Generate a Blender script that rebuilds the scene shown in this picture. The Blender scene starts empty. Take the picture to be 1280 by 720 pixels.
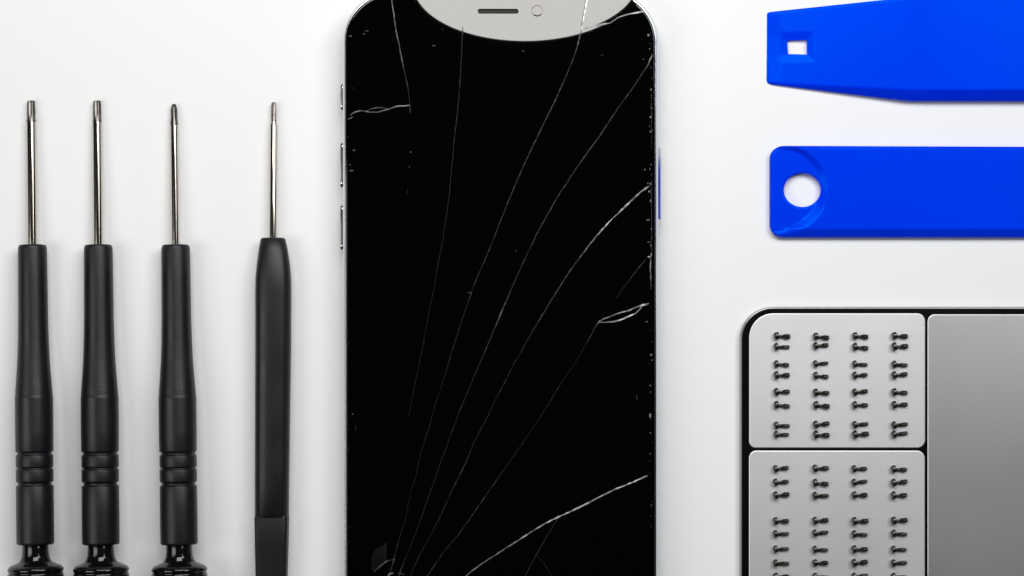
import bpy, bmesh, math, random
from mathutils import Vector, Matrix
from mathutils.geometry import delaunay_2d_cdt
random.seed(7)
S = 0.00018            # metres per length unit (one unit = 0.18 mm)
H = 2800.0             # camera height in units
C = bpy.context.scene.collection

def T(px, py, z=0.0):
    """where something seen at (px,py) of the 1280x720 photograph really is, if it is z units above the table"""
    f = (H - z) / H
    return Vector(((px - 640) * f, (360 - py) * f, z))

# ---------------------------------------------------------------- materials
def mat(name, col, rough=0.5, metal=0.0, ior=1.5, spec=0.5, coat=0.0, bump=None, var=None, aniso=None):
    m = bpy.data.materials.new(name); m.use_nodes = True
    nt = m.node_tree; b = nt.nodes['Principled BSDF']
    b.inputs['Base Color'].default_value = (*col, 1)
    b.inputs['Roughness'].default_value = rough
    b.inputs['Metallic'].default_value = metal
    b.inputs['IOR'].default_value = ior
    b.inputs['Specular IOR Level'].default_value = spec
    b.inputs['Coat Weight'].default_value = coat
    tc = nt.nodes.new('ShaderNodeTexCoord')
    if var:      # (scale, amount): slight mottling of the colour, and of the gloss
        n = nt.nodes.new('ShaderNodeTexNoise'); n.inputs['Scale'].default_value = var[0]; n.inputs['Detail'].default_value = 5
        nt.links.new(tc.outputs['Object'], n.inputs['Vector'])
        mx = nt.nodes.new('ShaderNodeMix'); mx.data_type = 'RGBA'
        a = var[1]
        mx.inputs[6].default_value = (*[c * (1 - a) for c in col], 1)
        mx.inputs[7].default_value = (*[min(1, c * (1 + a)) for c in col], 1)
        nt.links.new(n.outputs['Fac'], mx.inputs[0]); nt.links.new(mx.outputs[2], b.inputs['Base Color'])
        mr = nt.nodes.new('ShaderNodeMapRange')
        mr.inputs['To Min'].default_value = rough * (1 - a); mr.inputs['To Max'].default_value = rough * (1 + a)
        nt.links.new(n.outputs['Fac'], mr.inputs['Value']); nt.links.new(mr.outputs['Result'], b.inputs['Roughness'])
    if bump:     # (scale, strength, distance)
        n = nt.nodes.new('ShaderNodeTexNoise'); n.inputs['Scale'].default_value = bump[0]; n.inputs['Detail'].default_value = 3
        nt.links.new(tc.outputs['Object'], n.inputs['Vector'])
        bp = nt.nodes.new('ShaderNodeBump'); bp.inputs['Strength'].default_value = bump[1]; bp.inputs['Distance'].default_value = bump[2]
        nt.links.new(n.outputs['Fac'], bp.inputs['Height']); nt.links.new(bp.outputs['Normal'], b.inputs['Normal'])
    return m

M = {}
M['table'] = mat('matte_white_board', (0.86, 0.865, 0.865), 0.6, bump=(900, 0.04, 0.0002), var=(9, 0.006))
M['rubber'] = mat('black_rubber', (0.005, 0.005, 0.0075), 0.42, spec=.42, bump=(1500, 0.16, 0.00008), var=(140, 0.24))
M['gloss_black'] = mat('glossy_black_plastic', (0.004, 0.004, 0.005), 0.12, var=(300, 0.3))
M['flat_black'] = mat('matte_black_plastic', (0.006, 0.006, 0.0065), 0.5, spec=.3, bump=(1800, 0.12, 0.00006), var=(180, 0.2))
M['steel'] = mat('polished_steel', (0.60, 0.56, 0.49), 0.09, 1.0)
M['tip_steel'] = mat('worn_tip_steel', (0.15, 0.14, 0.125), 0.3, 1.0, var=(900, 0.45), bump=(2500, 0.3, 0.00008))
M['glass'] = mat('black_screen_glass', (0.0004, 0.0006, 0.0006), 0.012)
M['frame'] = mat('silver_frame', (0.66, 0.68, 0.72), 0.17, 1.0, var=(60, 0.1))
M['dark'] = mat('dark_mesh', (0.012, 0.011, 0.011), 0.7)
M['blue'] = mat('blue_plastic', (0.0, 0.031, 0.83), 0.31, spec=0.42, bump=(1400, 0.05, 0.00005), var=(40, 0.05))
M['tray_black'] = mat('black_tray', (0.002, 0.002, 0.0028), 0.35, spec=0.1, var=(150, 0.3))
M['tray_edge'] = mat('grey_tray_edge', (0.30, 0.30, 0.31), 0.3, 0.8)
M['panel_plain'] = mat('angle_shaded_satin_panel', (0.655, 0.645, 0.65), 0.40, 0.97, bump=(2200, 0.06, 0.00004), var=(30, 0.05))  # large panel's darker tone from its gloss angle, put into the base colour
M['panel'] = mat('grey_satin_panel', (0.78, 0.78, 0.795), 0.48, 0.8, bump=(2200, 0.06, 0.00004), var=(30, 0.05))
M['screw'] = mat('dark_screw_metal', (0.085, 0.085, 0.09), 0.28, 0.9, var=(1500, 0.4))
M['screw_b'] = mat('olive_dark_screw_metal', (0.075, 0.073, 0.058), 0.32, 0.9, var=(1500, 0.4))

M['blue'].node_tree.nodes['Principled BSDF'].inputs['Specular Tint'].default_value = (0.0, 0.42, 1.0, 1)   # pigment-tinted sheen

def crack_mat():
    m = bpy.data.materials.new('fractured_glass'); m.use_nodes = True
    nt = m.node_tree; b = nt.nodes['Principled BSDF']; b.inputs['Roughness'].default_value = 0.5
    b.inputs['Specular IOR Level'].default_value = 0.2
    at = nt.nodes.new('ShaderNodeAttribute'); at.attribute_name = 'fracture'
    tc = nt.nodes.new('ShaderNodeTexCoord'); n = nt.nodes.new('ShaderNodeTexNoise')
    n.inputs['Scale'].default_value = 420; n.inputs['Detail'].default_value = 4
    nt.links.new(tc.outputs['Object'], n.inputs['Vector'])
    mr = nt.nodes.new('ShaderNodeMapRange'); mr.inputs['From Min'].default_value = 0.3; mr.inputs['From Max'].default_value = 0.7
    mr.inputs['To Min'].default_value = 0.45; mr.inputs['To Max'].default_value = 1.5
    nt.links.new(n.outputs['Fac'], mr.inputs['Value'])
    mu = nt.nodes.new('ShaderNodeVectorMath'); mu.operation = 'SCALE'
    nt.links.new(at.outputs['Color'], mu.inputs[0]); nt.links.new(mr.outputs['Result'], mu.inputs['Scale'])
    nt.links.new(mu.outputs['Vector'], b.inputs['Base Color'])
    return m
M['crack'] = crack_mat()

# ---------------------------------------------------------------- object helpers
def thing(name, label, cat, loc=(0, 0, 0), group=None):
    o = bpy.data.objects.new(name, None); C.objects.link(o)
    o.empty_display_size = 0.01
    o.location = Vector(loc) * S
    o['label'] = label; o['category'] = cat
    if group: o['group'] = group
    return o

def level(me, p):
    zs = [me.vertices[i].co.z for i in p.vertices]
    return max(zs) - min(zs) < 2e-9

def soften(me, angle):
    me.set_sharp_from_angle(angle=math.radians(angle))
    for p in me.polygons: p.use_smooth = not level(me, p)

def mesh(name, verts, faces, m, parent=None, angle=35, origin=None, local=False):
    """verts in scene units (world) -> mesh in metres, relative to its thing's base"""
    off = Vector((0, 0, 0))
    if not local:
        p = parent
        while p is not None:
            off += p.location / S; p = p.parent
    me = bpy.data.meshes.new(name)
    me.from_pydata([tuple((Vector(v) - off) * S) for v in verts], [], faces)
    me.materials.append(m)
    bm = bmesh.new(); bm.from_mesh(me); bmesh.ops.recalc_face_normals(bm, faces=bm.faces)
    bm.to_mesh(me); bm.free()
    soften(me, angle)
    o = bpy.data.objects.new(name, me); C.objects.link(o); o.parent = parent
    return o

def rrect(x0, y0, x1, y1, r, n=14, inset=0.0):
    """rounded rectangle, counter-clockwise; r = radius or (bl, br, tr, tl)"""
    if not isinstance(r, (tuple, list)): r = (r,) * 4
    x0 += inset; y0 += inset; x1 -= inset; y1 -= inset
    r = [max(q - inset, 0.3) for q in r]
    out = []
    for (cx, cy, q, a0) in ((x0 + r[0], y0 + r[0], r[0], 180), (x1 - r[1], y0 + r[1], r[1], 270),
                            (x1 - r[2], y1 - r[2], r[2], 0), (x0 + r[3], y1 - r[3], r[3], 90)):
        for i in range(n + 1):
            a = math.radians(a0 + 90 * i / n)
            out.append((cx + q * math.cos(a), cy + q * math.sin(a)))
    return out

def circle(cx, cy, rx, ry=None, n=40):
    ry = ry or rx
    return [(cx + rx * math.cos(2 * math.pi * i / n), cy + ry * math.sin(2 * math.pi * i / n)) for i in range(n)]

def inside(p, poly):
    x, y = p; c = False; j = len(poly) - 1
    for i in range(len(poly)):
        xi, yi = poly[i]; xj, yj = poly[j]
        if (yi > y) != (yj > y) and x < (xj - xi) * (y - yi) / (yj - yi) + xi: c = not c
        j = i
    return c

def dist(p, poly):
    x, y = p; best = 1e9; j = len(poly) - 1
    for i in range(len(poly)):
        ax, ay = poly[j]; bx, by = poly[i]; j = i
        dx, dy = bx - ax, by - ay; l = dx * dx + dy * dy
        t = 0 if l == 0 else max(0, min(1, ((x - ax) * dx + (y - ay) * dy) / l))
        d = (x - ax - t * dx) ** 2 + (y - ay - t * dy) ** 2
        if d < best: best = d
    return math.sqrt(best)

def fill(outer, holes=(), pts=(), edges_extra=()):
    """triangulate outer minus holes with extra interior points"""
    vs = []; es = []
    for loop in [outer] + list(holes):
        b = len(vs); n = len(loop)
        vs += [Vector((float(p[0]), float(p[1]))) for p in loop]
        es += [(b + i, b + (i + 1) % n) for i in range(n)]
    for pl in edges_extra:
        b = len(vs); vs += [Vector((float(p[0]), float(p[1]))) for p in pl]
        es += [(b + i, b + i + 1) for i in range(len(pl) - 1)]
    vs += [Vector((float(p[0]), float(p[1]))) for p in pts]
    r = delaunay_2d_cdt(vs, es, [], 0, 1e-4)
    ov = [(v.x, v.y) for v in r[0]]; of = []
    for f in r[2]:
        c = (sum(ov[i][0] for i in f) / len(f), sum(ov[i][1] for i in f) / len(f))
        if inside(c, outer) and not any(inside(c, h) for h in holes): of.append(list(f))
    return ov, of

def loft(rings, cap_top=True, cap_bottom=True, holes=(), hole_depth=2.0):
    """rings: list of (outline2d, z) bottom to top, same point count"""
    V = []; F = []; n = len(rings[0][0])
    for o, z in rings: V += [(p[0], p[1], z) for p in o]
    for k in range(len(rings) - 1):
        a = k * n; b = a + n
        for i in range(n):
            j = (i + 1) % n; F.append([a + i, a + j, b + j, b + i])
    if cap_bottom: F.append(list(range(n))[::-1])
    if cap_top:
        if holes:
            o, z = rings[-1]; ov, of = fill(o, holes); b = len(V)
            V += [(p[0], p[1], z) for p in ov]; F += [[b + i for i in f] for f in of]
            for h in holes:
                b = len(V); m = len(h)
                V += [(p[0], p[1], z) for p in h] + [(p[0], p[1], z - hole_depth) for p in h]
                F += [[b + i, b + (i + 1) % m, b + m + (i + 1) % m, b + m + i] for i in range(m)]
        else: F.append([(len(rings) - 1) * n + i for i in range(n)])
    return V, F

def weld(o, d=1e-7):
    bm = bmesh.new(); bm.from_mesh(o.data); bmesh.ops.remove_doubles(bm, verts=bm.verts, dist=d)
    bmesh.ops.recalc_face_normals(bm, faces=bm.faces); bm.to_mesh(o.data); bm.free()

def lathe(profile, A, B, n=40, mod=None):
    """profile: (u, r) with u units from A towards B"""
    ax = (B - A).normalized(); up = Vector((0, 0, 1)); sd = ax.cross(up).normalized(); up = sd.cross(ax)
    V = []; F = []
    for u, r in profile:
        for i in range(n):
            a = 2 * math.pi * i / n; q = r * (mod(u, a) if mod else 1)
            V.append(A + ax * u + sd * (q * math.cos(a)) + up * (q * math.sin(a)))
    for k in range(len(profile) - 1):
        for i in range(n):
            j = (i + 1) % n; F.append([k * n + i, k * n + j, (k + 1) * n + j, (k + 1) * n + i])
    F.append(list(range(n))[::-1]); F.append([(len(profile) - 1) * n + i for i in range(n)])
    return V, F

def rounded_profile(pts, r=1.0):
    """replace each corner of a (u,r) profile by a small chamfer"""
    out = [pts[0]]
    for i in range(1, len(pts) - 1):
        p = Vector(pts[i]); a = Vector(pts[i - 1]); b = Vector(pts[i + 1])
        da = (a - p); db = (b - p)
        q = min(r, da.length * .45, db.length * .45)
        if da.length < 1e-6 or db.length < 1e-6: continue
        p1 = p + da.normalized() * q; p2 = p + db.normalized() * q
        pm = (p1 + p2) / 2 * 0.5 + p * 0.5
        out += [tuple(p1), tuple(pm), tuple(p2)]
    out.append(pts[-1]); return out

# ---------------------------------------------------------------- the table
V = [(-6000, -5000, 0), (6000, -5000, 0), (6000, 5000, 0), (-6000, 5000, 0)]
t = mesh('table_surface', V, [[0, 1, 2, 3]], M['table']); t['kind'] = 'structure'

# ---------------------------------------------------------------- three slim rubber-gripped screwdrivers
def driver(tip_px, end_px, r_shaft, tip_kind, label, top_y=307.5):
    zt, ze = 5.5, 34.5
    A = T(*tip_px, zt); B = T(*end_px, ze)
    L = (B - A).length
    k = L / (end_px[1] - tip_px[1])
    u = lambda y: (y - tip_px[1]) * k
    root = thing('screwdriver', label, 'screwdriver', (B.x, B.y, 0), 'slim black screwdrivers on the left')
    ty = tip_px[1]
    if tip_kind == 'star':
        prof = [(0, r_shaft * .60), (1.0, r_shaft * .68), (u(ty + 16), r_shaft * .72), (u(ty + 22), r_shaft * .82), (u(ty + 27), r_shaft)]
        mod = lambda q, a: 1 + (0.16 * math.cos(6 * a) if q < u(ty + 20) else 0)
    else:
        prof = [(0, r_shaft * .30), (u(ty + 2), r_shaft * .52), (u(ty + 8), r_shaft * .70), (u(ty + 18), r_shaft * .8), (u(ty + 26), r_shaft)]
        mod = lambda q, a: 1 + (0.18 * math.cos(4 * a) if q < u(ty + 14) else 0)
    sh = mesh('shaft', *lathe([(u(ty + 27), r_shaft * .99), (u(top_y + 8), r_shaft)], A, B, 36), M['steel'], root)
    mesh('tip', *lathe(prof, A, B, 48, mod), M['tip_steel'], sh, 30)
    pr = [(u(top_y), 6.0), (u(top_y), 16.2), (u(top_y + 3.5), 17.6), (u(350), 18.0), (u(395), 18.2), (u(428), 18.9),
          (u(452), 19.8), (u(475), 21.4), (u(490), 22.6), (u(496), 22.9), (u(498.5), 23.3), (u(540), 23.3), (u(565.5), 23.1), (u(566.5), 20.8), (u(569), 20.6), (u(570), 22.8),
          (u(584.5), 22.9), (u(585.5), 21.4), (u(587), 21.4), (u(588), 22.9), (u(603), 22.9), (u(604), 20.4), (u(607), 20.2), (u(608), 22.9),
          (u(640), 23.0), (u(679), 23.0), (u(681), 21.8), (u(681), 10.0)]
    mesh('grip', *lathe(rounded_profile(pr, 1.0), A, B, 56), M['rubber'], root, 40)
    cp = [(u(679.5), 10), (u(680), 16.0), (u(690), 16.3), (u(696), 17.0), (u(700), 18.6), (u(702.5), 20.0), (u(704.5), 25), (u(707), 31), (u(710), 34.0),
          (u(713), 34.4), (u(714.5), 33.2), (u(716.5), 33.2), (u(718), 34.4), (u(752), 34.0), (u(760), 31), (u(764), 22), (u(764), 4)]
    mesh('swivel_cap', *lathe(rounded_profile(cp, .8), A, B, 64), M['gloss_black'], root, 40)
    return root
driver((38.8, 126), (44.6, 715), 6.2, 'star', 'black screwdriver with star tip, leftmost of the tools in the photo')
driver((121.3, 126), (126.4, 715), 6.1, 'star', 'black ringed screwdriver with star tip, second from the left edge')
driver((217.4, 130), (224.3, 715), 5.0, 'pointed', 'black ringed screwdriver with narrow pointed tip, beside the smooth handled screwdriver')

# ---------------------------------------------------------------- smooth faceted screwdriver
root = thing('screwdriver', 'screwdriver with smooth faceted black handle and no grip rings, nearest the phone', 'screwdriver', T(341, 760) * 1.0)
A = T(342.4, 128, 6); B = T(341.2, 300, 13)
L = (B - A).length
shp = [(24, 3.4), (29, 4.8), (L + 6, 4.9)]
sh = mesh('shaft', *lathe(shp, A, B, 36), M['steel'], root)
mesh('tip', *lathe([(0, 2.2), (1, 2.7), (17, 2.9), (22, 3.0), (25.5, 3.6)], A, B, 42, lambda q, a: 1 + (.14 * math.cos(5 * a) if q < 18 else 0)), M['tip_steel'], sh, 30)
def section(y, xl, xr, z0, z1, c, e):
    """eight-sided section, c = facet width, e = facet drop"""
    zc = (z0 + z1) / 2
    a = T(xl, y, zc); b = T(xr, y, zc); y_ = a.y
    pts = [(a.x + c, z0), (b.x - c, z0), (b.x, z0 + e), (b.x, z1 - e), (b.x - c, z1 - .2), (b.x - c - 3, z1), (a.x + c + 3, z1), (a.x + c, z1 - .2), (a.x, z1 - e), (a.x, z0 + e)]
    # arch the upper face a little
    return [Vector((p[0], y_, p[1])) for p in pts]
def loft_sections(secs):
    n = len(secs[0]); V = [v for s in secs for v in s]; F = []
    for k in range(len(secs) - 1):
        for i in range(n):
            j = (i + 1) % n; F.append([k * n + i, k * n + j, (k + 1) * n + j, (k + 1) * n + i])
    F.append(list(range(n))[::-1]); F.append([(len(secs) - 1) * n + i for i in range(n)])
    return V, F
def oval(y, xl, xr, z0, z1, sq=2.6, n=48, flat=0.0, facet=0.0):
    zc = (z0 + z1) / 2; a = T(xl, y, zc); b = T(xr, y, zc); cx = (a.x + b.x) / 2; rx = (b.x - a.x) / 2; rz = (z1 - z0) / 2
    out = []
    for i in range(n):
        t_ = 2 * math.pi * i / n; c = math.cos(t_); s = math.sin(t_)
        x = rx * math.copysign(abs(c) ** (2 / sq), c); z = rz * math.copysign(abs(s) ** (2 / sq), s)
        if facet and x > rx * .62 and z > 0:      # slanted facet along the right shoulder
            lim = rz * (1 - (x / rx - .62) / .38 * facet); z = min(z, lim)
        out.append(Vector((cx + x, a.y, zc + z)))
    return out
hs = [oval(297, 331, 352, 8, 19, 2.2), oval(297.4, 327.5, 355, 5, 23, 2.2), oval(299, 325.8, 356.8, 4, 25, 2.2), oval(312, 323.6, 359.6, 2.5, 29, 2.3),
      oval(330, 321.2, 362.4, 1, 32, 2.4, facet=.3), oval(346, 319.6, 363.8, .4, 34, 2.5, facet=.5), oval(365, 319.3, 364.2, .2, 34.6, 2.6, facet=.6),
      oval(430, 319.3, 363.9, .2, 34.6, 2.6, facet=.6), oval(520, 319.0, 362.6, .2, 34.6, 2.6, facet=.6), oval(600, 318.8, 361.4, .2, 34.4, 2.6, facet=.6),
      oval(643, 318.8, 361.0, .2, 34.0, 2.6, facet=.6), oval(645, 319.0, 360.8, .4, 33.0, 2.8, facet=.5)]
mesh('handle', *loft_sections(hs), M['rubber'], root, 42)
fs = [oval(642, 321, 359, 2, 30, 7), oval(645.3, 319.2, 360.6, 1, 31.2, 8), oval(680, 319.6, 360.0, .6, 30, 8), oval(720, 320.4, 358.8, .4, 28.5, 8),
      oval(760, 321.4, 357.8, .4, 26, 8), oval(790, 322.4, 356.8, .4, 20, 8), oval(796, 324, 355, 2, 15, 6)]
mesh('flat_end', *loft_sections(fs), M['flat_black'], root, 30)

# ---------------------------------------------------------------- the phone
ZG = 43.0
a = T(431.6, -9, ZG); b = T(819.2, 786, ZG)
px0, py1, px1, py0 = a.x, a.y, b.x, b.y
phone = thing('smartphone', 'black smartphone with cracked screen lying face up beside the screwdrivers', 'phone', ((px0 + px1) / 2, (py0 + py1) / 2, 0))
RC = 59
def ring(inset, z, n=26): return (rrect(px0, py0, px1, py1, RC, n, inset), z)
frame = mesh('frame', *loft([ring(9, 0), ring(3, .8), ring(-1.5, 4), ring(-3.4, 9), ring(-4.4, 15), ring(-4.7, 21), ring(-4.5, 27), ring(-3.9, 32),
                     ring(-2.9, 36), ring(-1.8, 38.6), ring(-.9, 39.8), ring(-.5, 40.0), ring(.6, 39.9), ring(1.2, 38.6)]), M['frame'], phone, 50)
# thin antenna breaks are inlaid at the sides of the frame
slit = rrect(*(T(597, 17.2, ZG).xy), *(T(648.5, 11.0, ZG).xy), 3.0, 8)
sc = T(671.5, 13.6, ZG); sensor = circle(sc.x, sc.y, 6.9, n=36)   # shallow round opening
glass = mesh('screen_glass', *loft([ring(.35, 38.8), ring(.1, 40.6), ring(.4, 41.8), ring(1.1, 42.5), ring(2.0, 42.78), ring(3.4, 42.88), ring(6.5, 42.975), ring(8.5, 43.0)],
                    holes=[slit, sensor], hole_depth=2.6), M['glass'], phone, 50)
weld(glass)
soften(glass.data, 50)
sg = [(p[0], p[1], ZG - 2.2) for p in slit]
mesh('speaker_grille', sg, [list(range(len(sg)))], M['dark'], phone)
lip = []
n_ = len(slit)
inner = rrect(*(T(597, 17.2, ZG).xy), *(T(648.5, 11.0, ZG).xy), 3.0, 8, .7)
mesh('speaker_rim', *loft([(slit, ZG - 2.0), (slit, ZG - .6), (inner, ZG - .9), (inner, ZG - 2.0)], False, False), M['tip_steel'], phone)
mesh('camera_lens', *loft([(circle(sc.x + .1, sc.y - .1, 6.65, n=36), ZG - 2.5), (circle(sc.x + .1, sc.y - .1, 6.65, n=36), ZG - .35), (circle(sc.x + .1, sc.y - .1, 6.45, n=36), ZG - .12), (circle(sc.x + .1, sc.y - .1, 5.4, n=36), ZG - .1)]), M['glass'], phone, 20)

def button(name, side, y_a, y_b, z0, z1, out, lab=None):
    a_ = T(0, y_a, 22).y; b_ = T(0, y_b, 22).y
    xe = (px0 + 3.2) if side < 0 else (px1 - 3.2)
    # built as rounded rect in the y-z plane, pushed outward in x
    V = []; F = []
    rr = lambda ins: rrect(b_, z0, a_, z1, (z1 - z0) / 2 - .2, 8, ins)
    steps = [(0, 0), (0, out - 1.2), (.5, out - .4), (1.5, out)] if side < 0 else [(0, 0), (0, out - 5.0), (.2, out - 4.8), (5.0, out), (5.3, out + .1)]
    n = len(rr(0))
    for ins, d in steps:
        for p in rr(ins): V.append((xe + side * (7.4 + d), p[0], p[1]))
    for k in range(len(steps) - 1):
        for i in range(n):
            j = (i + 1) % n; F.append([k * n + i, k * n + j, (k + 1) * n + j, (k + 1) * n + i])
    F.append([(len(steps) - 1) * n + i for i in range(n)]); F.append(list(range(n))[::-1])
    o = mesh(name, V, F, M['frame'], phone, 50 if side < 0 else 25)
    if lab: o['label'] = lab
    return o
button('mute_switch', -1, 104, 139, 15, 28, 3.2)
button('volume_button', -1, 177, 236, 14, 29, 3.4, 'upper volume button on the left side')
button('volume_button', -1, 255, 314, 14, 29, 3.4, 'lower volume button on the left side')
button('side_button', 1, 180, 281, 14, 29, 3.4)

# cracks: thin ridges of shattered glass following the fracture lines
def crack(pts, name='crack', z=ZG, jit=.25, parent=None):
    """pts: (px, py, width, whiteness)"""
    P = []
    for i in range(len(pts) - 1):
        x0, y0, w0, c0 = pts[i]; x1, y1, w1, c1 = pts[i + 1]
        L = math.hypot(x1 - x0, y1 - y0); k = max(1, int(L / 3.5))
        for q in range(k):
            s = q / k
            dx, dy = (y1 - y0) / L, -(x1 - x0) / L; e = random.uniform(-jit, jit) if (i or q) else 0
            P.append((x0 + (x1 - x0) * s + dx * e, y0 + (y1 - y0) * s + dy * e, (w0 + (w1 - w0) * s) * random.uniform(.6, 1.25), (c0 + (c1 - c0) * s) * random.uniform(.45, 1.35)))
    P.append(pts[-1])
    W = [T(p[0], p[1], z) for p in P]; V = []; F = []; col = []
    for i, w in enumerate(W):
        d = (W[min(i + 1, len(W) - 1)] - W[max(i - 1, 0)]); d.z = 0; d.normalize(); nn = Vector((-d.y, d.x, 0))
        hw = P[i][2] / 2
        V += [w + nn * hw + Vector((0, 0, .02)), w + Vector((0, 0, .16)), w - nn * hw + Vector((0, 0, .02))]
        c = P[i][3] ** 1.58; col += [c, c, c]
        if i:
            k = 3 * i; F += [[k - 3, k - 2, k + 1, k], [k - 2, k - 1, k + 2, k + 1]]
    o = mesh(name, V, F, M['crack'], parent or phone, 80)
    at = o.data.attributes.new('fracture', 'FLOAT_COLOR', 'POINT')
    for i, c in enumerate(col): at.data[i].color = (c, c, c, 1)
    return o
def run(seq, w, c): return [(x, y, w, c) for x, y in seq]
# left long crack
crack([(488.9, -6, 1.3, .34), (491, 8.6, 1.3, .36), (494.4, 34.5, 1.3, .3), (499.6, 60, 1.2, .26), (503.9, 82.7, 1.1, .15), (509, 105, 1.1, .08), (511.6, 122, 1.0, .05), (512.8, 141, 1.3, .09)])
crack([(578.3, 33, .5, .05), (578.3, 39.6, 1.2, .09), (576.2, 82.7, 1.0, .055), (573.6, 120, 1, .045), (572, 138, 1, .05), (567.6, 177.5, 1, .04), (564, 217, 1, .035), (560.7, 251.7, .9, .03), (553, 303, .9, .022), (548.7, 324, .9, .03), (543.5, 355, .9, .022), (536, 392, .7, .02), (529.7, 427, .8, .03), (524, 455, .7, .02), (517.5, 487, .8, .03), (511, 520, .7, .015)])
# long crack from the upper right to the lower left
crack([(733.2, -6, .9, .22), (731.9, 2, .9, .22), (728.9, 19, .9, .25), (725.8, 35, .5, .2)])
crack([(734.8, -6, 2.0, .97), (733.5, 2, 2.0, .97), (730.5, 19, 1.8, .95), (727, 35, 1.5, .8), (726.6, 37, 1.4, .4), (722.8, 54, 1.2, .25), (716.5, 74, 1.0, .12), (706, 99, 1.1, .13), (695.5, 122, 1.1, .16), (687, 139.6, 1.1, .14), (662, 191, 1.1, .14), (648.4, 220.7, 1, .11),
       (627.7, 270.6, 1.1, .12), (620, 291, 1, .08), (607, 323, 1, .09), (594.3, 351.6, 1, .09), (589.6, 365, .8, .05)])
crack([(584, 365.6, .9, .06), (589.3, 366, 1.1, .12), (584, 381, 1, .06), (575.4, 406.7, 1, .05), (563.3, 444.6, 1, .045), (558, 462.6, 1, .04), (550, 488, .7, .022), (543.5, 508, .8, .03)])
crack([(543.5, 508, .9, .03), (537.5, 530.7, .9, .03), (525.4, 568.6, .9, .03), (520, 594.6, .9, .03), (512.8, 619, .8, .02), (506.6, 650, .8, .02), (500.5, 668.6, 1, .07), (495.3, 687, 1, .07), (492.2, 700.5, 1.2, .14), (488, 714, 1.1, .1), (486, 726, 1.1, .1)])
# second long crack
crack([(815.5, 69, 1.4, .3), (812.5, 74, 1.4, .38), (810, 81, 1.0, .2), (799, 98, .9, .09), (787, 115.5, 1.1, .11), (773, 134.5, 1, .08), (766, 145, 1, .12), (751, 168, 1.1, .16), (730, 196.5, 1.1, .15), (712, 223, 1.1, .13), (695.8, 248, 1, .13), (671.7, 291, 1, .11), (656, 324, 1, .10),
       (642.4, 354, 1, .09), (627, 390, 1.4, .2), (622.7, 400, 1.2, .15), (603.4, 446, 1, .07), (592.6, 470, 1, .06), (575.4, 511.7, 1, .06), (563.3, 544.5, 1, .055), (552, 575, 1, .05), (538.5, 613, 1, .045), (533.4, 627.5, 1, .045), (521, 662.5, .9, .04), (512.8, 684, .8, .02), (505, 702.5, .9, .05)])
crack([(505, 702.5, 1.1, .10), (501.5, 711, 1, .1), (497.4, 726, 1, .1)])
# third crack: bright start on the right edge
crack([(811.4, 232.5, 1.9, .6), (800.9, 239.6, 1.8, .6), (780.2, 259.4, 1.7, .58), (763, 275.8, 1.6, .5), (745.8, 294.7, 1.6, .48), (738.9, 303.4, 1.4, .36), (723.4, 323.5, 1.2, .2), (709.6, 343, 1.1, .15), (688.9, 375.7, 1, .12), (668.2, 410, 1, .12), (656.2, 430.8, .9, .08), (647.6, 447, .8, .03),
       (644, 451.4, .9, .05), (636.4, 466, 1, .07), (630.3, 479, .9, .05), (620, 498, 1, .05), (613.3, 513.5, 1, .05), (592.6, 553, 1, .05), (584.8, 572, 1, .08), (579.6, 584, 1, .09), (564, 615, 1, .07), (549.8, 647, 1, .05), (541.6, 662.5, .9, .03), (525, 693, 1, .06), (512.8, 719, 1, .06), (509, 727, 1, .05)])
# fourth
crack([(807.8, 324, .9, .06), (799, 334, 1.1, .12), (792, 343, 1, .09), (783.6, 354, .9, .05), (770, 373, .8, .022)])
crack([(749.5, 401, 1.5, .4), (744, 409, 1.2, .2), (737, 422, 1, .14), (732, 431, .8, .04), (725, 443, .7, .03), (718, 455, .7, .03)])
crack([(718, 455, .7, .012), (704.4, 474.7, .9, .03), (697, 486, .9, .04), (689, 499.7, 1, .055), (675, 522, 1, .035), (666, 535, .8, .01), (652.7, 554.8, .9, .03), (640.7, 572, .9, .035), (629, 588.4, .9, .06), (617.6, 605, 1, .08), (599, 631.6, 1, .09), (574.5, 666.6, 1, .08), (553.9, 691, 1, .07), (534.4, 719, 1, .08), (530, 726, 1, .07)])
# lens-shaped crack on the right
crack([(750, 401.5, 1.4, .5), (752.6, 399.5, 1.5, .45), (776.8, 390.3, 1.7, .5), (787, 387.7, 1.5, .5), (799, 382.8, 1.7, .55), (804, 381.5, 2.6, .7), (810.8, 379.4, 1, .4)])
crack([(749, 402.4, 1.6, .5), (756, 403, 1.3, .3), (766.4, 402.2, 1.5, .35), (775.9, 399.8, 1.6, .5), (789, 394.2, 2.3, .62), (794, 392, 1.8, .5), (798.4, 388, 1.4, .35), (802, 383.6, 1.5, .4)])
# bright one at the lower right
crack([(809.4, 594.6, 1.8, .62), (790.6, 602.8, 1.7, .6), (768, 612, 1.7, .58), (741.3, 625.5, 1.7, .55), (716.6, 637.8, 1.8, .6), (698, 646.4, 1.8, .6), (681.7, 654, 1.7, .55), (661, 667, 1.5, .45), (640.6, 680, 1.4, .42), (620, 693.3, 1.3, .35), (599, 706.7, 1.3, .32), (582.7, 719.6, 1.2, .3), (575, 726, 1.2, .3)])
crack([(697, 648, 1, .06), (683.7, 670.7, 1, .07), (669.3, 695.4, 1.1, .09), (657, 719, .9, .05), (654, 726, .9, .05)])
crack([(671, 695, .8, .03), (680, 704, .8, .035), (689, 719, .8, .03)])
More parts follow.
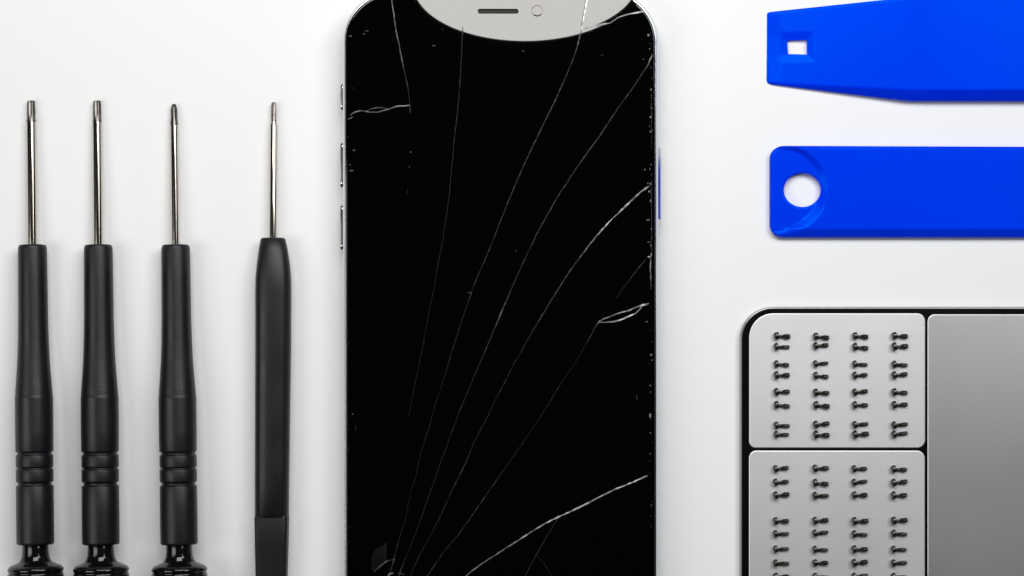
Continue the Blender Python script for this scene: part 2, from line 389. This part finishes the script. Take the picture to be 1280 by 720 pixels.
# small ones at the lower left
crack([(467.5, 714.7, 1.3, .14), (473.8, 708.9, 1.4, .2), (482.5, 702, 1.6, .24), (488.4, 700, 1.1, .1), (493.2, 699.4, 1.4, .22)])
crack([(482.2, 679, .9, .07), (482.2, 701, .9, .07)])
crack([(485.5, 720, 2.0, .3), (487.5, 717, 1.8, .36), (491.8, 716.5, 1.5, .26)])
crack([(498, 717, 1.6, .1), (505, 718, 1.6, .1)])
# upper left
crack([(435, 149, 1.4, .14), (441, 146.5, 1.4, .2)])
crack([(437.6, 144.4, 1.2, .2), (441, 141.3, 1.2, .26), (445.3, 139.3, 1.3, .26), (451.3, 138.2, 1.3, .22), (461.7, 140, 1.3, .22), (472, 140.5, 1.3, .24), (485.8, 136.5, 1.3, .32), (496, 132.7, 1.3, .36), (504, 132.3, 1.4, .42), (511.6, 131.7, 1.4, .4)])
crack([(459, 138, .9, .1), (465, 135.6, 1.1, .16), (473.7, 134.4, 1.2, .2), (481, 135, 1.1, .18), (486, 136.4, 1.0, .2)])
# upper right, along the edge of the lifted piece
crack([(729.4, 36.2, 1.4, .5), (744, 32.7, 1.3, .5), (763, 28.4, 1.4, .5), (768, 25.5, 1.4, .5), (771.6, 22.6, 1.4, .5), (780.2, 19, 1.5, .55), (792.3, 16.4, 1.5, .55), (806, 13.8, 1.9, .7)])
# small shards and chips: each a tiny faceted fleck on the glass
def flecks(lst, name):
    V = []; F = []; col = []
    for (x, y, w, h, c) in lst:
        b0 = len(V); n = 6; ph = random.random()
        p0 = T(x, y, ZG)
        for i in range(n):
            a_ = 2 * math.pi * (i + ph) / n; q = random.uniform(.6, 1.15)
            V.append(p0 + Vector((w / 2 * q * math.cos(a_), h / 2 * q * math.sin(a_), .03))); col.append(c)
        V.append(p0 + Vector((0, 0, .3))); col.append(c)
        F += [[b0 + i, b0 + (i + 1) % n, b0 + n] for i in range(n)]
    o = mesh(name, V, F, M['crack'], phone, 10)
    at = o.data.attributes.new('fracture', 'FLOAT_COLOR', 'POINT')
    for i, c in enumerate(col): at.data[i].color = (c * .55, c * .55, c * .55, 1)
    o['kind'] = 'stuff'
fl = [(810.4, 44, 3, 3, .35), (812, 61, 2, 2.5, .2), (804, 74, 3, 1, .12), (813.8, 112, 2.2, 3, .4), (813.8, 135, 1.6, 2.5, .25), (813.4, 146.5, 3, 2.5, .5), (812.8, 164.6, 3, 2, .5), (815, 163, 1, 5, .2),
      (806, 212, 2, 2.2, .3), (813.8, 206, 1.8, 3, .25), (812.5, 211, 1.3, 4, .2), (810, 229, 2.2, 2.5, .25), (813, 230, 2.5, 3, .4), (811.4, 239.4, 3, 3, .4), (813.4, 251, 2.2, 4, .35), (810, 275, 5, 1.6, .35), (814, 286, 1.4, 2, .3), (811, 302.6, 4.5, 2, .15), (813.5, 307, 1.4, 5, .12),
      (811, 321, 4.5, 2.4, .5), (814, 319, 2, 5, .4), (808.6, 402, 4.5, 1.3, .2), (813.9, 443.7, 3, 4, .3), (815, 450, 3, 1.4, .2), (812.8, 482, 1.8, 2, .3), (812.6, 519.5, 3.4, 6, .26), (812.8, 541, 1.8, 2.2, .2), (812.6, 567, 1.8, 2.2, .2), (814, 631.6, 2, 2.6, .12), (796, 497, 2, 7, .012),
      (438, 45, 4.5, 1.8, .22), (458, 38.6, 6, 1.4, .14), (455, 42.5, 3, 2.4, .08), (542, 57, 5, 1.6, .14), (442.5, 188, 3, 2.2, .17), (437.6, 206, 2, 2, .16), (440, 213.2, 6, 1.9, .17), (654, 64, 5, 1.4, .13), (753, 69, 5, 1.2, .04), (645, 313.7, 2.2, 1.4, .15), (441, 517.8, 2.6, 2, .16), (444.6, 535, 1, 9, .05),
      (513.3, 190, 1.6, 2.6, .13), (511.8, 208.5, 1.8, 2.2, .13), (509, 240, 1, 8, .02), (552.7, 36.6, 1.8, 1.8, .08), (722.8, 54, 2, 3, .45), (530, 426, .9, 13, .012), (441, 110, 4, 1.1, .04), (493, 47, 1.2, 1.2, .1), (470, 320, 1.3, 1.1, .04), (760, 560, 1.2, 1.2, .04), (600, 120, 1.1, 1.1, .04), (690, 300, 1.1, 1, .03), (560, 640, 1.1, 1, .05), (705, 690, 1.3, 1.1, .05), (610, 470, 1, 1, .04)]
for i in range(46):
    yy = random.uniform(20, 700); fl.append((random.uniform(811.5, 815.5), yy, random.uniform(.7, 1.4), random.uniform(1, 3), random.uniform(.03, .16)))
for i in range(16):
    yy = random.uniform(40, 700); fl.append((random.uniform(434, 438), yy, random.uniform(.7, 1.2), random.uniform(1, 3), random.uniform(.02, .06)))
flecks(fl, 'glass_chips')
crack([(813.4, 323, 1.2, .3), (813.0, 336, 1.2, .3), (813.8, 350, 1.3, .3), (813.5, 362, .8, .1)])
crack([(814.2, 118, .7, .1), (814.4, 186, .7, .1)]); crack([(814.4, 232, .7, .13), (814.6, 318, .7, .13)])
# lifted pieces of the glass
def piece(poly, z, tiltx, tilty, m, name='glass_shard'):
    P = [T(x, y, ZG) for x, y in poly]; c = sum(P, Vector()) / len(P)
    top = [Vector((p.x, p.y, ZG + z + (p.x - c.x) * tiltx + (p.y - c.y) * tilty)) for p in P]
    bot = [Vector((p.x, p.y, ZG + .005)) for p in P]; n = len(P)
    return mesh(name, top + bot, [list(range(n))] + [[i, (i + 1) % n, n + (i + 1) % n, n + i] for i in range(n)], m, phone, 5)
piece([(735, -2), (731, 19), (728.3, 34.8), (744, 31.4), (763, 27.2), (770, 21.6), (780, 17.8), (792, 15.2), (796, 8), (790, -2)], .18, .0005, .0019, M['glass'])
M['shard'] = mat('clouded_glass', (0.003, 0.0028, 0.004), 0.4, spec=.18, var=(300, .5))
piece([(468.5, 687), (482, 680), (482, 701), (474, 708), (467.5, 713.5), (464, 712), (465, 695)], .1, 0, 0, M['shard'])

# ---------------------------------------------------------------- blue opening tools
def plate(outer, hole, hf, step, root, name, zb=0.0, lines=()):
    xs = [p[0] for p in outer]; ys = [p[1] for p in outer]
    pts = []; x = min(xs); r_ = 0
    while x < max(xs):
        y = min(ys) + (step / 2 if r_ % 2 else 0)
        while y < max(ys):
            p = (x, y)
            if inside(p, outer) and not inside(p, hole) and dist(p, outer) > step * .45 and dist(p, hole) > step * .45: pts.append(p)
            y += step
        x += step * .87; r_ += 1
    ov, of = fill(outer, [hole], pts, lines)
    V = [(p[0], p[1], hf(p)) for p in ov]; F = list(of)
    for loop in (outer, hole):
        m = len(loop); b0 = len(V)
        V += [(p[0], p[1], hf(p)) for p in loop] + [(p[0], p[1], zb + .8) for p in loop]
        F += [[b0 + i, b0 + (i + 1) % m, b0 + m + (i + 1) % m, b0 + m + i] for i in range(m)]
    b0 = len(V); ov2, of2 = fill(outer, [hole]); V += [(p[0], p[1], zb + .8) for p in ov2]; F += [[b0 + i for i in f][::-1] for f in of2]
    o = mesh(name, V, F, M['blue'], root, 62)
    weld(o, 2e-7); soften(o.data, 38); return o
def sm(a_, b_, x): 
    t_ = max(0, min(1, (x - a_) / (b_ - a_))); return t_ * t_ * (3 - 2 * t_)
def densify(poly, d):
    out = []
    for i in range(len(poly)):
        a_ = poly[i]; b_ = poly[(i + 1) % len(poly)]; L = math.hypot(b_[0] - a_[0], b_[1] - a_[1]); k = max(1, int(L / d))
        out += [(a_[0] + (b_[0] - a_[0]) * j / k, a_[1] + (b_[1] - a_[1]) * j / k) for j in range(k)]
    return out

# wedge shaped tool (upper)
ZW = 16.0
def q(px, py, z=ZW): v = T(px, py, z); return (v.x, v.y)
o1 = [q(960.5, 16.5), (q(960.8, 14.8)), q(963, 13.4), q(1100, .2), q(1140, -3.5), q(1440, -3.5), q(1440, 126), q(1140, 125.6), q(1131, 125), q(966, 104.4), q(961.8, 102.6), q(960, 99.5)]
o1 = densify(o1[::-1], 3.0)
h1 = densify([q(985.6, 49.6), q(1010, 48.6), q(1010.2, 67.2), q(986.6, 66.2)][::-1], 2.0)
def hf1(p):
    x, y = p; px = 640 + x * H / (H - ZW); py = 360 - y * H / (H - ZW)
    z = 4.0 + 16.0 * max(0, min(1, (px - 960) / 190))
    z -= .5 * math.exp(-((px - 1148) / 9) ** 2)
    # long chamfer on the near side
    w = 1.5 + 11.5 * max(0, min(1, (px - 966) / 174)); w = max(1.5, w)
    yb = 104.2 + (px - 964) * (125 - 104.2) / 167 if px < 1131 else 125.8
    d = yb - py
    if d < w: z -= (w - d) * 0.75
    # edge rounding
    e = dist(p, o1)
    if e < 1.6: z -= (1.6 - e) * .5
    # falling left end
    xe = 983 - 9 * max(0, abs(py - 57) - 12) / 32
    if px < xe: z -= (xe - px) * .13
    # pocket around the hole
    dx = max(986 - px, px - 1010, 0); dy = max(49 - py, py - 67, 0)
    if px > 983:
        rx = max(0, 1 - dx / 9.0); ry = max(0, 1 - dy / 10.0)
        m_ = min(rx, ry)
        z -= 1.9 * m_
    else:
        z -= 1.6 * max(0, 1 - dy / 10.0) * max(0, 1 - (983 - px) / 8)
    return max(z, 1.2)
root = thing('opening_tool', 'bright blue plastic wedge tool with a square hole, at the upper right', 'pry tool', T(1200, 60), 'blue plastic opening tools')
plate(o1, h1, hf1, 2.0, root, 'blade')
# rounded tool (lower)
ZR = 14.0
a = T(963.2, 297.4, ZR); b = T(1440, 182.2, ZR)
o2 = densify(rrect(a.x, a.y, b.x, b.y, (17, 4, 4, 16), 10), 3.0)
hc = T(1003.6, 237.2, ZR); h2 = circle(hc.x, hc.y, 23.2, 21.2, 56)
# the long sides converge very slightly
o2 = [(p[0], p[1] - (1.8 * (p[0] - a.x) / 477 if p[1] > (a.y + b.y) / 2 else 0)) for p in o2]
ac = T(976, 237, ZR)
def hf2(p):
    x, y = p; py = 360 - y * H / (H - ZR)
    z = 15.0
    r = math.hypot((x - ac.x), (y - ac.y) * 1.05)
    wall = 5.0 + 8.0 * max(0, min(1, .5 - .5 * (y - ac.y) / 55)) * sm(-10, 35, x - ac.x)
    z -= 5.0 * (1 - max(0, min(1, (r - (58.5 - wall)) / wall))) if r < 60 else 0
    e = dist(p, o2)
    d = y - a.y
    if d < 11: z -= (11 - d) * .62
    if e < 2.4: z -= (2.4 - e) ** 2 * .35
    eh = dist(p, h2)
    if eh < 1.6: z -= (1.6 - eh) * .4
    return max(z, 1.2)
root = thing('opening_tool', 'flat blue plastic tool with rounded corners and a round hole, below the wedge tool', 'pry tool', T(1200, 240), 'blue plastic opening tools')
plate(o2, h2, hf2, 2.0, root, 'blade')

# ---------------------------------------------------------------- the screw tray
ZT = 10.0
def tr(px0_, py0_, px1_, py1_, r, inset=0, z=ZT, n=14):
    a_ = T(px0_, py1_, z); b_ = T(px1_, py0_, z); return rrect(a_.x, a_.y, b_.x, b_.y, r, n, inset)
tray = thing('screw_tray', 'dark edged tray with grey panels carrying rows of tiny screws', 'tray', T(1200, 620))
E = (925.0, 383.6, 1500, 860)
R4 = 41
mesh('rim', *loft([(tr(*E, R4, 2.0), 0), (tr(*E, R4, .4), 1.2), (tr(*E, R4, 0), 3.5), (tr(*E, R4, 0), ZT - 1.6), (tr(*E, R4, .5), ZT - .5), (tr(*E, R4, 1.1), ZT - .1), (tr(*E, R4, 1.8), ZT), (tr(*E, R4, 2.0), ZT - .4)], True, True), M['tray_edge'], tray, 60)
mesh('base', *loft([(tr(*E, R4, 2.3), ZT - 3), (tr(*E, R4, 2.3), ZT - .25), (tr(*E, R4, 3.2), ZT + .1)], True, True), M['tray_black'], tray, 30)
def panel(px0_, py0_, px1_, py1_, r, lab, m='panel'):
    o = mesh('panel', *loft([(tr(px0_, py0_, px1_, py1_, r, .2, n=10), ZT - .05), (tr(px0_, py0_, px1_, py1_, r, 0, n=10), ZT + .5), (tr(px0_, py0_, px1_, py1_, r, .4, n=10), ZT + .85), (tr(px0_, py0_, px1_, py1_, r, 1.0, n=10), ZT + 1.0)]), M[m], tray, 40)
    o['label'] = lab; return o
# radii: bl, br, tr, tl
panel(936.4, 391.6, 1156.4, 559.8, (8, 10, 10, 30), 'upper screw panel with eight rows of screws')
panel(936.2, 563.2, 1156.0, 850, (8, 10, 10, 9), 'lower screw panel with screws')
panel(1159.4, 392.8, 1490, 850, (8, 30, 30, 9), 'plain grey panel without screws', 'panel_plain')

# screws: head, shank and thick thread, lying on their side
def yaw(vf, a_):
    V, F = vf; c = Vector((2.5, 0, 0)); R = Matrix.Rotation(a_, 3, 'Z')
    return [R @ (v - c) + c for v in V], F
def screw_meshes(kind):
    rh, th, rs, rt, lt, ln = [(4.9, 4.8, 1.4, 2.9, 9.8, 5.0), (4.7, 5.4, 1.4, 3.3, 9.4, 4.8), (4.8, 4.4, 1.6, 2.5, 11.2, 4.0), (5.2, 4.9, 1.3, 3.2, 9.2, 5.4)][kind]
    tilt = math.asin((rh - rt) / (th + ln + lt))
    A_ = Vector((0, 0, rh)); B_ = A_ + Vector((math.cos(tilt), 0, -math.sin(tilt))) * 30
    hp = [(.8, 1.2), (.2, rh * .42), (0, rh * .55), (.5, rh * .8), (1.4, rh * .95), (th * .6, rh), (th, rh * .92), (th + .3, rh * .5)]
    tp = [(th - .3, rs * 1.2), (th + ln * .5, rs), (th + ln, rs * 1.1)]
    u = th + ln; k = 0
    while u < th + ln + lt - 1.5:
        f = min(1, .62 + .2 * k); tp += [(u + .35, rt * f), (u + .9, rt * f * .82)]; u += 1.25; k += 1
    tp += [(u + .2, rt * .8), (u + .8, rt * .35)]
    return yaw(lathe(hp, A_, B_, 22), .22), lathe(tp, A_, B_, 18)
protos = [screw_meshes(k) for k in range(4)]
cols = [967.6, 1016.8, 1065.8, 1115.0]
rows_u = [419.6, 432.8, 454.7, 469.2, 490.0, 505.8, 531.0, 543.0]
rows_l = [585.6, 603.0, 618.9, 650.8, 666.8, 686.0, 703.6, 720.2]
ordn = ['first', 'second', 'third', 'fourth', 'fifth', 'sixth', 'seventh', 'eighth']
coln = ['leftmost', 'second from left', 'third from left', 'rightmost']
kinds_u = [1, 0, 2, 0, 0, 0, 2, 2]; kinds_l = [0, 2, 3, 3, 2, 2, 2, 2]
base = {}
def make_screw(kind, mk):
    key = (kind, mk)
    if key in base:
        r0 = base[key]; r = r0.copy(); C.objects.link(r)
        for ch in list(r0.children):
            c_ = ch.copy(); C.objects.link(c_); c_.parent = r
        return r
    r = thing('screw', '', 'screw', (0, 0, 0), 'tiny dark screws on the tray')
    (hv, hf_), (tv, tf) = protos[kind]
    mesh('head', hv, hf_, M[mk], r, 45, local=True); mesh('thread', tv, tf, M[mk], r, 50, local=True)
    base[key] = r; return r
for pname, rows, kinds in (('upper', rows_u, kinds_u), ('lower', rows_l, kinds_l)):
    for ri, y in enumerate(rows):
        for ci, x in enumerate(cols):
            kd = kinds[ri] if random.random() < .7 else random.randrange(4)
            s = make_screw(kd, 'screw_b' if random.random() < .15 else 'screw')
            p = T(x + (-.8 if pname == 'lower' else 0), y, ZT + 5)
            s.location = Vector((p.x, p.y + random.uniform(-.4, .4), ZT + 1.0)) * S
            s.rotation_euler = (0, 0, math.radians(random.uniform(-8, 5)))
            f = random.uniform(.97, 1.05); s.scale = (f, f, f)
            s['label'] = 'tiny dark screw, %s in the %s row of the %s screw panel' % (coln[ci], ordn[ri], pname)

# ---------------------------------------------------------------- lights
def area(name, loc, target, shape, sx, sy, L, col=(1, 1, 1)):
    d = bpy.data.lights.new(name, 'AREA'); d.shape = shape; d.size = sx * S; d.size_y = sy * S; d.color = col
    A_ = sx * sy * S * S * (math.pi / 4 if shape in ('ELLIPSE', 'DISK') else 1)
    d.energy = L * A_ * math.pi
    o = bpy.data.objects.new(name, d); C.objects.link(o); o.location = Vector(loc) * S
    dr = (Vector(target) - Vector(loc)).normalized(); o.rotation_euler = dr.to_track_quat('-Z', 'Y').to_euler(); return o
hl = 1950.0
k = (hl - ZG + H - ZG) / (H - ZG)
# the oval lamp mirrored at the top of the glass: hangs level above the table
lc = T(656, -19, ZG); lamp = area('oval_lamp', (lc.x * k, lc.y * k, hl), (lc.x * k, lc.y * k, 0), 'ELLIPSE', 2 * 137 * k, 2 * 69 * k, 14.5, (1, .98, .94))
area('overhead_softbox', (-80, 1300, 1950), (-20, 200, 0), 'RECTANGLE', 1600, 950, 7.0, (1, .995, .985))
area('right_softbox', (1650, 1250, 2600), (0, -100, 0), 'RECTANGLE', 1200, 1200, 8.2, (.97, .985, 1))
area('left_added_fill', (-2500, -300, 2600), (-200, -200, 0), 'RECTANGLE', 1300, 1900, 4.2, (1, .99, .97))  # unseen fill, added to brighten the lower left of the table

w = bpy.data.worlds.new('World'); bpy.context.scene.world = w; w.use_nodes = True
w.node_tree.nodes['Background'].inputs[0].default_value = (.9, .95, 1, 1)
w.node_tree.nodes['Background'].inputs[1].default_value = 0.012

# ---------------------------------------------------------------- camera
cd = bpy.data.cameras.new('camera'); cam = bpy.data.objects.new('camera', cd); C.objects.link(cam)
cam.location = (0, 0, H * S); cam.rotation_euler = (0, 0, 0)
cd.sensor_width = 36; cd.lens = 36 * H / 1280; cd.clip_start = .01; cd.clip_end = 20
sc_ = bpy.context.scene; sc_.camera = cam
sc_.view_settings.view_transform = 'Standard'; sc_.view_settings.look = 'None'
sc_.view_settings.exposure = 0; sc_.view_settings.gamma = 1
